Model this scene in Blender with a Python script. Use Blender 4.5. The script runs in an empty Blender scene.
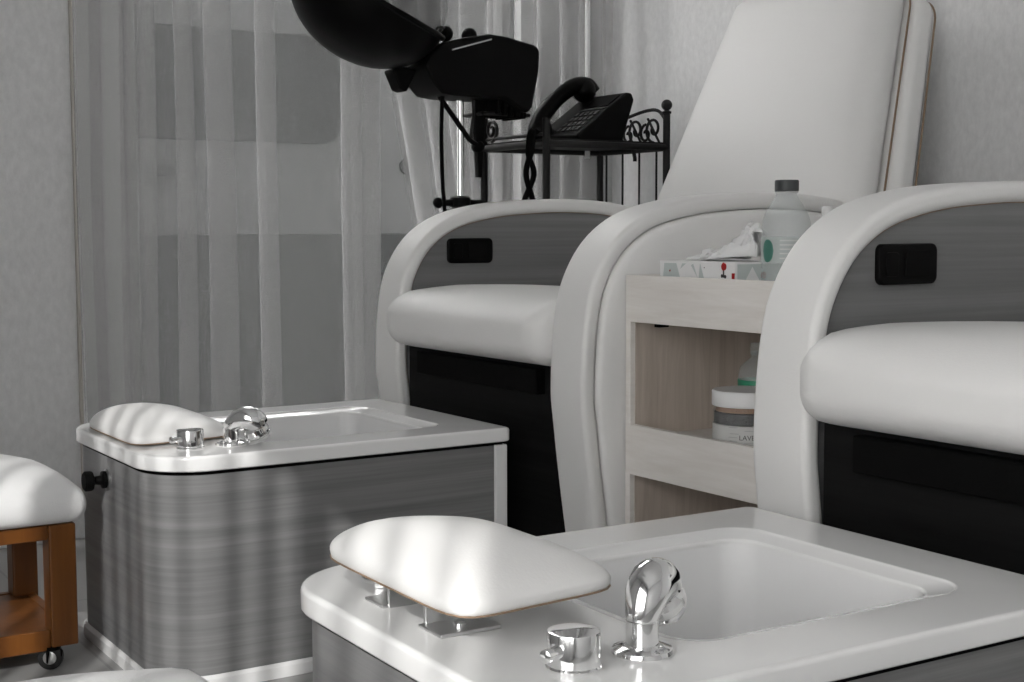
import bpy, bmesh, math, random
from mathutils import Vector, Matrix
random.seed(7)
S = 0.7556            # drawing units -> metres
C = bpy.context.scene.collection
PI = math.pi
R = math.radians

# ------------------------------------------------------------------ materials
def newmat(name):
    m = bpy.data.materials.new(name); m.use_nodes = True
    nt = m.node_tree; b = nt.nodes['Principled BSDF']
    return m, nt, b
def plain(name, col, rough=.5, metal=0., spec=.5, coat=0., bump=0., bscale=200., trans=0., ior=1.45):
    m, nt, b = newmat(name)
    c = (col, col, col, 1) if isinstance(col, (int, float)) else (*col, 1)
    b.inputs['Base Color'].default_value = c
    b.inputs['Roughness'].default_value = rough
    b.inputs['Metallic'].default_value = metal
    b.inputs['Specular IOR Level'].default_value = spec
    b.inputs['Coat Weight'].default_value = coat
    b.inputs['Transmission Weight'].default_value = trans
    b.inputs['IOR'].default_value = ior
    if bump:
        tc = nt.nodes.new('ShaderNodeTexCoord'); n = nt.nodes.new('ShaderNodeTexNoise'); bp = nt.nodes.new('ShaderNodeBump')
        n.inputs['Scale'].default_value = bscale; n.inputs['Detail'].default_value = 3
        bp.inputs['Strength'].default_value = bump; bp.inputs['Distance'].default_value = .002
        nt.links.new(tc.outputs['Object'], n.inputs['Vector']); nt.links.new(n.outputs['Fac'], bp.inputs['Height'])
        nt.links.new(bp.outputs['Normal'], b.inputs['Normal'])
    return m
def grain(name, c1, c2, scale, rough=.45, bump=.05, c3=None, warp=.0, spec=.4):
    """streaky board: noise stretched along the grain; scale = noise frequency per axis"""
    m, nt, b = newmat(name)
    tc = nt.nodes.new('ShaderNodeTexCoord'); mp = nt.nodes.new('ShaderNodeMapping')
    mp.inputs['Scale'].default_value = scale
    n = nt.nodes.new('ShaderNodeTexNoise'); n.inputs['Scale'].default_value = 1; n.inputs['Detail'].default_value = 5
    n.inputs['Roughness'].default_value = .65; n.inputs['Distortion'].default_value = warp
    cr = nt.nodes.new('ShaderNodeValToRGB')
    cr.color_ramp.elements[0].position = .3; cr.color_ramp.elements[1].position = .7
    cr.color_ramp.elements[0].color = (*c1, 1); cr.color_ramp.elements[1].color = (*c2, 1)
    if c3:
        e = cr.color_ramp.elements.new(.5); e.color = (*c3, 1)
    nt.links.new(tc.outputs['Object'], mp.inputs['Vector']); nt.links.new(mp.outputs['Vector'], n.inputs['Vector'])
    nt.links.new(n.outputs['Fac'], cr.inputs['Fac']); nt.links.new(cr.outputs['Color'], b.inputs['Base Color'])
    bp = nt.nodes.new('ShaderNodeBump'); bp.inputs['Strength'].default_value = bump; bp.inputs['Distance'].default_value = .001
    nt.links.new(n.outputs['Fac'], bp.inputs['Height']); nt.links.new(bp.outputs['Normal'], b.inputs['Normal'])
    b.inputs['Roughness'].default_value = rough; b.inputs['Specular IOR Level'].default_value = spec
    return m
def sheer(name, col, alpha, thru=.5):
    m = bpy.data.materials.new(name); m.use_nodes = True
    nt = m.node_tree; nt.nodes.clear()
    out = nt.nodes.new('ShaderNodeOutputMaterial')
    d = nt.nodes.new('ShaderNodeBsdfDiffuse'); t = nt.nodes.new('ShaderNodeBsdfTranslucent'); tr = nt.nodes.new('ShaderNodeBsdfTransparent')
    d.inputs['Color'].default_value = (*col, 1); t.inputs['Color'].default_value = (*col, 1)
    m1 = nt.nodes.new('ShaderNodeMixShader'); m1.inputs[0].default_value = thru
    m2 = nt.nodes.new('ShaderNodeMixShader')
    tc = nt.nodes.new('ShaderNodeTexCoord'); mp = nt.nodes.new('ShaderNodeMapping'); mp.inputs['Scale'].default_value = (900, 900, 900)
    n = nt.nodes.new('ShaderNodeTexNoise'); n.inputs['Scale'].default_value = 1
    mr = nt.nodes.new('ShaderNodeMapRange'); mr.inputs['To Min'].default_value = alpha-.08; mr.inputs['To Max'].default_value = alpha+.08
    nt.links.new(tc.outputs['Object'], mp.inputs['Vector']); nt.links.new(mp.outputs['Vector'], n.inputs['Vector'])
    nt.links.new(n.outputs['Fac'], mr.inputs['Value']); nt.links.new(mr.outputs['Result'], m2.inputs[0])
    nt.links.new(d.outputs[0], m1.inputs[1]); nt.links.new(t.outputs[0], m1.inputs[2])
    nt.links.new(tr.outputs[0], m2.inputs[1]); nt.links.new(m1.outputs[0], m2.inputs[2])
    nt.links.new(m2.outputs[0], out.inputs['Surface'])
    return m
def clear(name, col, alpha, rough=.05):
    """thin clear plastic / glass sheet: mostly see-through with a glossy skin"""
    m = bpy.data.materials.new(name); m.use_nodes = True
    nt = m.node_tree; b = nt.nodes['Principled BSDF']
    b.inputs['Base Color'].default_value = (*col, 1); b.inputs['Roughness'].default_value = rough
    b.inputs['Alpha'].default_value = alpha
    return m
def wallpaper(name, c1, c2):
    m, nt, b = newmat(name)
    tc = nt.nodes.new('ShaderNodeTexCoord')
    n1 = nt.nodes.new('ShaderNodeTexNoise'); n1.inputs['Scale'].default_value = 70; n1.inputs['Detail'].default_value = 6
    n1.inputs['Roughness'].default_value = .7
    mp = nt.nodes.new('ShaderNodeMapping'); mp.inputs['Scale'].default_value = (1, 1, .6)
    cr = nt.nodes.new('ShaderNodeValToRGB')
    cr.color_ramp.elements[0].position = .32; cr.color_ramp.elements[1].position = .68
    cr.color_ramp.elements[0].color = (*c1, 1); cr.color_ramp.elements[1].color = (*c2, 1)
    bp = nt.nodes.new('ShaderNodeBump'); bp.inputs['Strength'].default_value = .18; bp.inputs['Distance'].default_value = .002
    nt.links.new(tc.outputs['Object'], mp.inputs['Vector']); nt.links.new(mp.outputs['Vector'], n1.inputs['Vector'])
    nt.links.new(n1.outputs['Fac'], cr.inputs['Fac']); nt.links.new(cr.outputs['Color'], b.inputs['Base Color'])
    nt.links.new(n1.outputs['Fac'], bp.inputs['Height']); nt.links.new(bp.outputs['Normal'], b.inputs['Normal'])
    b.inputs['Roughness'].default_value = .75; b.inputs['Specular IOR Level'].default_value = .25
    return m
def tiles(name, c1, c2, grout, size):
    m, nt, b = newmat(name)
    tc = nt.nodes.new('ShaderNodeTexCoord'); br = nt.nodes.new('ShaderNodeTexBrick')
    br.offset = 0; br.inputs['Scale'].default_value = 1
    br.inputs['Brick Width'].default_value = size; br.inputs['Row Height'].default_value = size
    br.inputs['Mortar Size'].default_value = .0025
    br.inputs['Color1'].default_value = (*c1, 1); br.inputs['Color2'].default_value = (*c2, 1); br.inputs['Mortar'].default_value = (*grout, 1)
    nt.links.new(tc.outputs['Object'], br.inputs['Vector']); nt.links.new(br.outputs['Color'], b.inputs['Base Color'])
    b.inputs['Roughness'].default_value = .3
    return m

M = dict(
    leather=plain('white_leather', (.80, .795, .785), .42, bump=.12, bscale=350, spec=.35),
    leather_seam=plain('brown_piping', (.25, .17, .11), .6),
    gel=plain('white_gelcoat', (.83, .83, .825), .12, coat=.3),
    basin=plain('white_acrylic', (.80, .80, .80), .22),
    lam=grain('grey_laminate', (.14, .14, .143), (.245, .245, .245), (1.3, 1.3, 75), .32, .04),
    lam_dark=grain('dark_grey_laminate', (.14, .14, .142), (.205, .205, .207), (1.3, 1.3, 75), .42, .04),
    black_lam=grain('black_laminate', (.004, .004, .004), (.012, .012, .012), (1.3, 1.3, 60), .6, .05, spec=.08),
    black=plain('black_plastic', .003, .5, spec=.1),
    black_gloss=plain('black_gloss', .002, .35, spec=.12),
    black_soft=plain('black_matt', .004, .7, spec=.05),
    iron=plain('black_iron', .008, .5, spec=.3),
    chrome=plain('chrome', .86, .06, metal=1.),
    steel=plain('brushed_steel', .62, .28, metal=1.),
    white=plain('white_paint', .78, .4),
    white_plastic=plain('white_plastic', .80, .35),
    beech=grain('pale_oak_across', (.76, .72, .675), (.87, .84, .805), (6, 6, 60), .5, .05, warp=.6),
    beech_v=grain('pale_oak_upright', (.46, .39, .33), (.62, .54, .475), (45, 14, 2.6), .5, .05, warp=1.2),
    edge=plain('oak_edge', (.66, .52, .38), .5),
    orange=grain('orange_wood', (.115, .038, .007), (.19, .068, .013), (30, 30, 3), .35, .05, warp=.5),
    cotton=plain('white_cotton', .78, .8, bump=.25, bscale=500, spec=.15),
    rubber=plain('dark_rubber', .014, .5),
    wallp=wallpaper('grey_wallpaper', (.69, .69, .692), (.80, .80, .802)),
    ceil=plain('ceiling_paint', .8, .8),
    floor=tiles('floor_tiles', (.34, .34, .335), (.32, .32, .315), (.24, .24, .24), .6),
    beige=plain('beige_trim', (.50, .47, .43), .5),
    frame=plain('window_frame_grey', .2, .4),
    glass=clear('window_glass', (.9, .95, .95), .06, .02),
    sheer=sheer('sheer_voile', (.53, .53, .53), .37, .015),
    sheer_open=sheer('open_voile', (.80, .80, .80), .58),
    sheer_heavy=sheer('dense_voile', (.80, .80, .80), .80),
    smoke=clear('smoky_plastic', (.03, .03, .03), .42, .1),
    pet=clear('clear_plastic', (.62, .67, .67), .30, .05),
    water=clear('water', (.85, .9, .9), .06, .02), sleeve=clear('clear_sleeve', (.60, .66, .64), .55, .3),
    pet_glass=clear('clear_jar', (.75, .77, .77), .12, .05),
    cap_grey=plain('dark_grey_cap', (.055, .06, .062), .45),
    paper=plain('paper', .82, .7),
    print_grey=plain('grey_print', .45, .7),
    print_dark=plain('dark_print', .06, .6),
    print_red=plain('red_print', (.42, .012, .012), .6),
    print_green=plain('green_print', (.06, .19, .15), .6),
    green=plain('green_plastic', (.03, .27, .15), .4),
    label=plain('jar_label', (.62, .62, .61), .6),
    label_pale=plain('pale_label', (.55, .60, .59), .6),
    salt=plain('brown_granules', (.30, .17, .10), .8, bump=1., bscale=250),
    herb=plain('dark_herbs', (.05, .05, .05), .8, bump=1., bscale=250),
    screen=plain('dark_screen', (.005, .005, .005), .6, spec=.06),
    van=plain('van_paint', .024, .75, spec=.02),
    tint=plain('tinted_glass', (.003, .003, .003), .6, spec=.02),
    asphalt=plain('paving', (.06, .06, .06), .8, bump=.3, bscale=60),
)

# ------------------------------------------------------------------ mesh building
class MB:
    def __init__(s, off=(0, 0, 0)):
        s.v = []; s.f = []; s.mi = []; s.off = Vector(off); s.cur = 0
    def add(s, vs, fs):
        b = len(s.v); s.v += [Vector(p) for p in vs]
        for f in fs: s.f.append([b+i for i in f]); s.mi.append(s.cur)
        return s
    def loops(s, rings, closed=True, cap0=True, cap1=True):
        """skin consecutive rings that have the same number of points"""
        n = len(rings[0]); b = len(s.v)
        vs = [p for r in rings for p in r]; fs = []
        for i in range(len(rings)-1):
            for j in range(n if closed else n-1):
                k = (j+1) % n
                fs.append([i*n+j, i*n+k, (i+1)*n+k, (i+1)*n+j])
        if cap0: fs.append(list(range(n))[::-1])
        if cap1: fs.append([(len(rings)-1)*n+j for j in range(n)])
        return s.add(vs, fs)
    def box(s, x0, x1, y0, y1, z0, z1):
        return s.loops([[(x0, y0, z0), (x1, y0, z0), (x1, y1, z0), (x0, y1, z0)], [(x0, y0, z1), (x1, y0, z1), (x1, y1, z1), (x0, y1, z1)]])
    def lathe(s, prof, c=(0, 0, 0), axis='z', n=32, cap0=True, cap1=True):
        rings = []
        for r, h in prof:
            ring = []
            for k in range(n):
                a = 2*PI*k/n; u, v = r*math.cos(a), r*math.sin(a)
                p = {'z': (u, v, h), 'x': (h, u, v), 'y': (v, h, u)}[axis]
                ring.append((p[0]+c[0], p[1]+c[1], p[2]+c[2]))
            rings.append(ring)
        return s.loops(rings, True, cap0, cap1)
    def tube(s, pts, r, n=10, up=(0, 0, 1), flat=1.):
        pts = [Vector(p) for p in pts]; m = len(pts); rings = []
        rr = r if isinstance(r, (list, tuple)) else [r]*m
        prev = None
        for i, p in enumerate(pts):
            t = (pts[min(i+1, m-1)]-pts[max(i-1, 0)]).normalized()
            if prev is None:
                a = Vector(up)
                if abs(a.dot(t)) > .95: a = Vector((1, 0, 0))
                nrm = (a-t*a.dot(t)).normalized()
            else:
                nrm = (prev-t*prev.dot(t)).normalized()
            prev = nrm; bi = t.cross(nrm)
            rings.append([p+nrm*rr[i]*math.cos(2*PI*k/n)*flat+bi*rr[i]*math.sin(2*PI*k/n) for k in range(n)])
        return s.loops(rings)
    def ball(s, c, r, n=16, sc=(1, 1, 1)):
        m = n//2
        prof = [(max(1e-4, r*math.sin(PI*i/m)), -r*math.cos(PI*i/m)) for i in range(m+1)]
        rings = [[(c[0]+q*math.cos(2*PI*k/n)*sc[0], c[1]+q*math.sin(2*PI*k/n)*sc[1], c[2]+h*sc[2]) for k in range(n)] for q, h in prof]
        return s.loops(rings)
    def prism(s, prof, a0, a1, axis='y'):
        """extrude a closed 2-D profile; axis y: profile is (x,z); x: (y,z); z: (x,y)"""
        def P(p, h):
            return {'y': (p[0], h, p[1]), 'x': (h, p[0], p[1]), 'z': (p[0], p[1], h)}[axis]
        return s.loops([[P(p, a0) for p in prof], [P(p, a1) for p in prof]])
    def pad(s, x0, x1, y0, y1, z0, z1, r, n=14, fn=None):
        """box with fully rounded edges; fn(p,u,v,w) may push points further"""
        c = Vector(((x0+x1)/2, (y0+y1)/2, (z0+z1)/2)); h = Vector(((x1-x0)/2, (y1-y0)/2, (z1-z0)/2))
        rr = r if isinstance(r, (tuple, list)) else (r, r, r)
        g = [-1+2*i/n for i in range(n+1)]
        g = [math.copysign(abs(t)**.75, t) for t in g]
        key = {}; vs = []; fs = []
        def vid(q):
            k = tuple(round(t, 5) for t in q)
            if k in key: return key[k]
            p = Vector((q[0]*h.x, q[1]*h.y, q[2]*h.z))
            inn = Vector([max(-(h[i]-rr[i]), min(h[i]-rr[i], p[i])) for i in range(3)])
            d = p-inn; e = Vector([d[i]/rr[i] for i in range(3)])
            if e.length > 1e-9:
                # cube-to-sphere keeps the spacing even
                x, y, z = e; e2 = e.normalized() if True else e
                p = inn+Vector([e2[i]*rr[i]*min(1, max(abs(e[0]), abs(e[1]), abs(e[2]))) for i in range(3)])
            if fn: p = Vector(fn(p, p.x/h.x, p.y/h.y, p.z/h.z))
            key[k] = len(vs); vs.append(p+c); return key[k]
        for ax in range(3):
            for sg in (-1, 1):
                for i in range(n):
                    for j in range(n):
                        q = []
                        for a, b in ((g[i], g[j]), (g[i+1], g[j]), (g[i+1], g[j+1]), (g[i], g[j+1])):
                            t = [0, 0, 0]; t[ax] = sg; t[(ax+1) % 3] = a; t[(ax+2) % 3] = b; q.append(vid(t))
                        fs.append(q if sg > 0 else q[::-1])
        return s.add(vs, fs)
    def xf(s, mat, start=0):
        for i in range(start, len(s.v)): s.v[i] = mat @ s.v[i]
        return s
    def build(s, name, mat, parent=None, bevel=0, seg=3, ang=38, flat=False, solid=0, wn=False):
        me = bpy.data.meshes.new(name)
        me.from_pydata([tuple((p-s.off)*S) for p in s.v], [], s.f)
        mats = mat if isinstance(mat, (list, tuple)) else [mat]
        for m in mats: me.materials.append(M[m])
        bm = bmesh.new(); bm.from_mesh(me)
        bmesh.ops.recalc_face_normals(bm, faces=bm.faces); bm.to_mesh(me); bm.free()
        for i, p in enumerate(me.polygons):
            p.use_smooth = not flat
            if len(mats) > 1: p.material_index = s.mi[i]
        if not flat: me.set_sharp_from_angle(angle=R(ang))
        o = bpy.data.objects.new(name, me); C.objects.link(o)
        if parent: o.parent = parent
        if bevel:
            b = o.modifiers.new('bevel', 'BEVEL'); b.width = bevel*S; b.segments = seg; b.limit_method = 'ANGLE'; b.angle_limit = R(40)
            b.harden_normals = False
            for p in me.polygons: p.use_smooth = True
            me.set_sharp_from_angle(angle=R(60))
        if bevel or wn:
            o.modifiers.new('normals', 'WEIGHTED_NORMAL').keep_sharp = True
        if solid:
            q = o.modifiers.new('solid', 'SOLIDIFY'); q.thickness = solid*S; q.offset = 0
        return o
def tag(o, label=None, cat=None, group=None, kind=None):
    if label: o['label'] = label
    if cat: o['category'] = cat
    if group: o['group'] = group
    if kind: o['kind'] = kind
    return o
def thing(name, loc, rz, label, cat, group=None):
    o = bpy.data.objects.new(name, None); C.objects.link(o)
    o.empty_display_size = .05
    o.location = Vector(loc)*S; o.rotation_euler = (0, 0, rz)
    return tag(o, label, cat, group)
def copy_tree(o, parent=None):
    c = o.copy(); C.objects.link(c)
    if parent: c.parent = parent
    for ch in [k for k in bpy.data.objects if k.parent == o]: copy_tree(ch, c)
    return c
def kid(o, stem):
    return [k for k in bpy.data.objects if k.parent == o and k.name.split('.')[0] == stem]
def struct(o): o['kind'] = 'structure'; return o

def rr(x0, x1, y0, y1, rad, n=8, m=6):
    """rounded rectangle, counter-clockwise; rad = radii at (x0y0, x1y0, x1y1, x0y1); m points per straight side"""
    cs = [(x0, y0, rad[0], PI), (x1, y0, rad[1], 1.5*PI), (x1, y1, rad[2], 0), (x0, y1, rad[3], .5*PI)]
    pts = []
    for i, (x, y, r, a0) in enumerate(cs):
        cx = x+r if x == x0 else x-r; cy = y+r if y == y0 else y-r
        arc = [(cx+r*math.cos(a0+.5*PI*k/n), cy+r*math.sin(a0+.5*PI*k/n)) for k in range(n+1)]
        if pts:
            p, q = pts[-1], arc[0]
            pts += [(p[0]+(q[0]-p[0])*k/m, p[1]+(q[1]-p[1])*k/m) for k in range(1, m)]
        pts += arc
    p, q = pts[-1], pts[0]
    pts += [(p[0]+(q[0]-p[0])*k/m, p[1]+(q[1]-p[1])*k/m) for k in range(1, m)]
    return pts
def at(pts, z): return [(x, y, z) for x, y in pts]
def smooth(pts, k=6):
    """Catmull-Rom through pts"""
    P = [Vector(p) for p in pts]; P = [P[0]*2-P[1]]+P+[P[-1]*2-P[-2]]; out = []
    for i in range(1, len(P)-2):
        a, b, c, d = P[i-1:i+3]
        for j in range(k):
            t = j/k
            out.append(.5*((2*b)+(c-a)*t+(2*a-5*b+4*c-d)*t*t+(3*b-a-3*c+d)*t**3))
    out.append(P[-2]); return out

# ------------------------------------------------------------------ the room
WX, WY, LX, BY, H = 1.36, 1.46, -2.55, -4.2, 3.45
f = MB(); f.box(LX-.1, WX+.1, BY, WY+.1, -.1, 0); struct(f.build('floor', 'floor', flat=True))
c = MB(); c.box(LX-.1, WX+.1, BY, WY+.1, H, H+.1); struct(c.build('ceiling', 'ceil', flat=True))
w = MB(); w.box(WX, WX+.1, BY, WY+.1, 0, H); struct(w.build('wall_right', 'wallp', flat=True))
# window wall behind the curtains
WIN = (-.36, .98, .06, 2.9)
w = MB(); x0, x1, z0, z1 = WIN
w.box(LX-.1, x0, WY, WY+.12, 0, H); w.box(x1, WX, WY, WY+.12, 0, H); w.box(x0, x1, WY, WY+.12, 0, z0); w.box(x0, x1, WY, WY+.12, z1, H)
struct(w.build('wall_back', 'wallp', flat=True))
def window(name, a0, a1, z0, z1, p, axis, mull):
    root = bpy.data.objects.new(name, None); C.objects.link(root); struct(root)
    def bx(m, u0, u1, v0, v1, w0, w1):
        m.box(u0, u1, v0, v1, w0, w1) if axis == 'y' else m.box(v0, v1, u0, u1, w0, w1)
    m = MB(); t = .05
    bx(m, a0, a0+t, p, p+.06, z0, z1); bx(m, a1-t, a1, p, p+.06, z0, z1); bx(m, a0+t, a1-t, p, p+.06, z0, z0+t); bx(m, a0+t, a1-t, p, p+.06, z1-t, z1)
    for k in mull: bx(m, k-.025, k+.025, p+.005, p+.055, z0+t, z1-t)
    o = m.build('window_frame', 'frame', root, bevel=.006)
    g = MB(); bx(g, a0+t, a1-t, p+.028, p+.032, z0+t, z1-t); g.build('window_pane', 'glass', root, flat=True)
    return root
window('window_1', *WIN, WY+.04, 'y', ())
# window in the left wall (lets the sun in)
W2 = (-3.7, -1.4, .5, 2.32)
w = MB(); y0, y1, z0, z1 = W2
w.box(LX-.12, LX, BY, y0, 0, H); w.box(LX-.12, LX, y1, WY+.1, 0, H); w.box(LX-.12, LX, y0, y1, 0, z0); w.box(LX-.12, LX, y0, y1, z1, H)
struct(w.build('wall_left', 'wallp', flat=True))
window('window_2', *W2, LX-.08, 'x', (-2.85, -2.0))
t = MB(); t.box(-.508, -.498, WY-.012, WY, 0, H); struct(t.build('trim_1', 'beige', bevel=.003))
for nm, a in (('baseboard_back', (LX, WX, WY-.015, WY)), ('baseboard_right', (WX-.015, WX, BY, WY-.015))):
    b = MB(); b.box(*a, 0, .09); struct(b.build(nm, 'wallp', bevel=.003))

w = MB(); w.box(LX-.1, WX+.1, BY-.1, BY, 0, H); struct(w.build('wall_front', 'wallp', flat=True))
# curtains -----------------------------------------------------------
def fold_line(u0, u1, lam, amp, over, seed):
    """S-shaped pleats, seen from above: (along, out) points"""
    rnd = random.Random(seed); pts = []; u = u0
    while u < u1:
        l = lam*rnd.uniform(.7, 1.45); a = amp*rnd.uniform(.6, 1.25); ov = over*rnd.uniform(.5, 1.3)
        l = min(l, u1-u+1e-6) if u1-u < lam*.6 else l
        for k in range(20):
            t = k/20
            pts.append((u+l*t+ov*l*math.sin(4*PI*t)*.5*(1 if True else 0), a*math.sin(2*PI*t)))
        u += l
    return pts
def curtain(name, line, ztop, zbot, place, mat, label, cat='curtain', gather=None, group=None, hem=True):
    m = MB(); nz = 26; rows = []
    for i in range(nz+1):
        z = zbot+(ztop-zbot)*i/nz; row = []
        for (u, v) in line:
            uu = gather(u, z) if gather else u
            k = .75+.25*(1-i/nz)
            row.append(place(uu+.004*math.sin(3*z+9*u), v*k+.006*math.sin(2.3*z+14*u)))
        rows.append([(p[0], p[1], z) for p in row])
    m.loops(rows, closed=False, cap0=False, cap1=False)
    o = m.build(name, mat, ang=179)
    tag(o, label, cat, group or 'sheer curtains')
    return o
CY = WY-.085
# pleats hand-placed after the photograph: (centre, width) of each gathered pleat, flat cloth between
def pleated(u0, u1, pleats, depth=.045):
    pts = [(u0, 0)]
    for c0, wd in pleats:
        h = wd/2
        # the cloth doubles back on itself across the pleat
        seq = [(c0-h*1.1, .0), (c0-h*.4, -depth*.25), (c0+h*.6, -depth*.55), (c0+h, -depth*.9), (c0+h*.3, -depth), (c0-h*.5, -depth*.75), (c0-h, -depth*.35), (c0-h*.7, .15*depth), (c0+h*.2, .25*depth), (c0+h*1.1, .1*depth)]
        pts += seq
    pts.append((u1, 0))
    return [(p.x, p.y) for p in smooth([Vector((a, b, 0)) for a, b in pts], 4)]
XL = lambda u, v: (u, CY+v)
curtain('sheer_curtain', pleated(-.515, .400, [(-.485, .055), (-.435, .075), (-.378, .036), (-.333, .042), (-.224, .046), (-.118, .076), (.027, .050), (.300, .055), (.352, .075)]), 3.3, .02, XL, 'sheer',
        'sheer grey-white curtain hanging behind the far foot tub, left of the hair steamer')
curtain('sheer_curtain', pleated(.44, 1.27, [(.485, .06), (.58, .06), (.66, .05), (.74, .08), (.83, .06), (.92, .05), (1.01, .07), (1.10, .06), (1.19, .08)]), 3.3, .02,
        XL, 'sheer', 'sheer grey-white curtain hanging behind the black iron stand and telephone',
        gather=lambda u, z: u+max(0, .46-(u-.44))*.42*max(-.1, 1.30-z))
rod = MB(); rod.tube([(-.62, CY, 3.32), (1.33, CY, 3.32)], .02); rod.ball((-.64, CY, 3.32), .035); tag(rod.build('curtain_rod', 'steel'), 'steel curtain rod above the window curtains', 'curtain rod')
wd = MB(); wd.tube([(1.137, CY-.075, 1.1), (1.137, CY-.075, 3.25)], .0085, 10)
tag(wd.build('curtain_wand', 'white_plastic'), 'thin white curtain wand hanging above the telephone', 'curtain wand')
# curtain over the left window
curtain('sheer_curtain', fold_line(-3.9, -1.0, .10, .03, .5, 5), 3.3, .03, lambda u, v: (LX+.09+v, u), 'sheer_open', 'long sheer white curtain across the wide window on the left wall')
rod = MB(); rod.tube([(LX+.09, -3.8, 3.32), (LX+.09, -.8, 3.32)], .02); tag(rod.build('curtain_rod', 'steel'), 'steel curtain rod over the left wall window', 'curtain rod')

# outside --------------------------------------------------------------
g = MB(); g.box(-9, 9, WY+.12, 12, -.35, -.25); tag(g.build('paving', 'asphalt', flat=True), 'paving outside the window', 'ground', kind='structure')
vy = 3.6; VWX, VZ0, VZ1 = 1.375, 1.268, 1.77
van = thing('van', (.2, vy+.9, -.25), 0, 'van parked outside the window, dim behind the sheer curtain', 'van')
o = (.2, vy+.9, -.25)
b = MB(o)
body = rr(-2.6, 3.4, .1, 2.55, (.15, .15, .35, .2), 6, 2)
b.prism(body, vy, vy+1.8); b.build('body', 'van', van, bevel=.03)
for xa, xb in ((-1.2, VWX), (VWX+.62, VWX+1.5)):
    b = MB(o); b.prism(rr(xa, xb, VZ0, VZ1, (.05, .13, .04, .05), 8, 2), vy-.012, vy+.02); b.build('side_window', 'tint', van, bevel=.004)
b = MB(o); b.prism(rr(VWX-1.05, VWX-.85, VZ0-.16, VZ0-.11, (.02,)*4, 4, 2), vy-.03, vy); b.build('door_handle', 'black', van)
b = MB(o); b.prism(rr(VWX+.29, VWX+.36, VZ0-.13, VZ0-.06, (.03,)*4, 4, 2), vy-.02, vy); b.build('fuel_lock', 'black', van)
b = MB(o); b.box(-2.58, 3.38, vy-.015, vy+.02, -.2, .845); b.build('added_dark_skirt', 'black_soft', van, bevel=.006)  # dark panel added to keep the view below the van side dark
for wx in (-1.6, 2.4):
    b = MB(o); b.lathe([(.05, -.06), (.34, -.06), (.38, 0), (.38, .2), (.34, .24), (.05, .24)], (wx, vy+.1, .1), 'y', 28); b.build('wheel', 'rubber', van)

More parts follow.
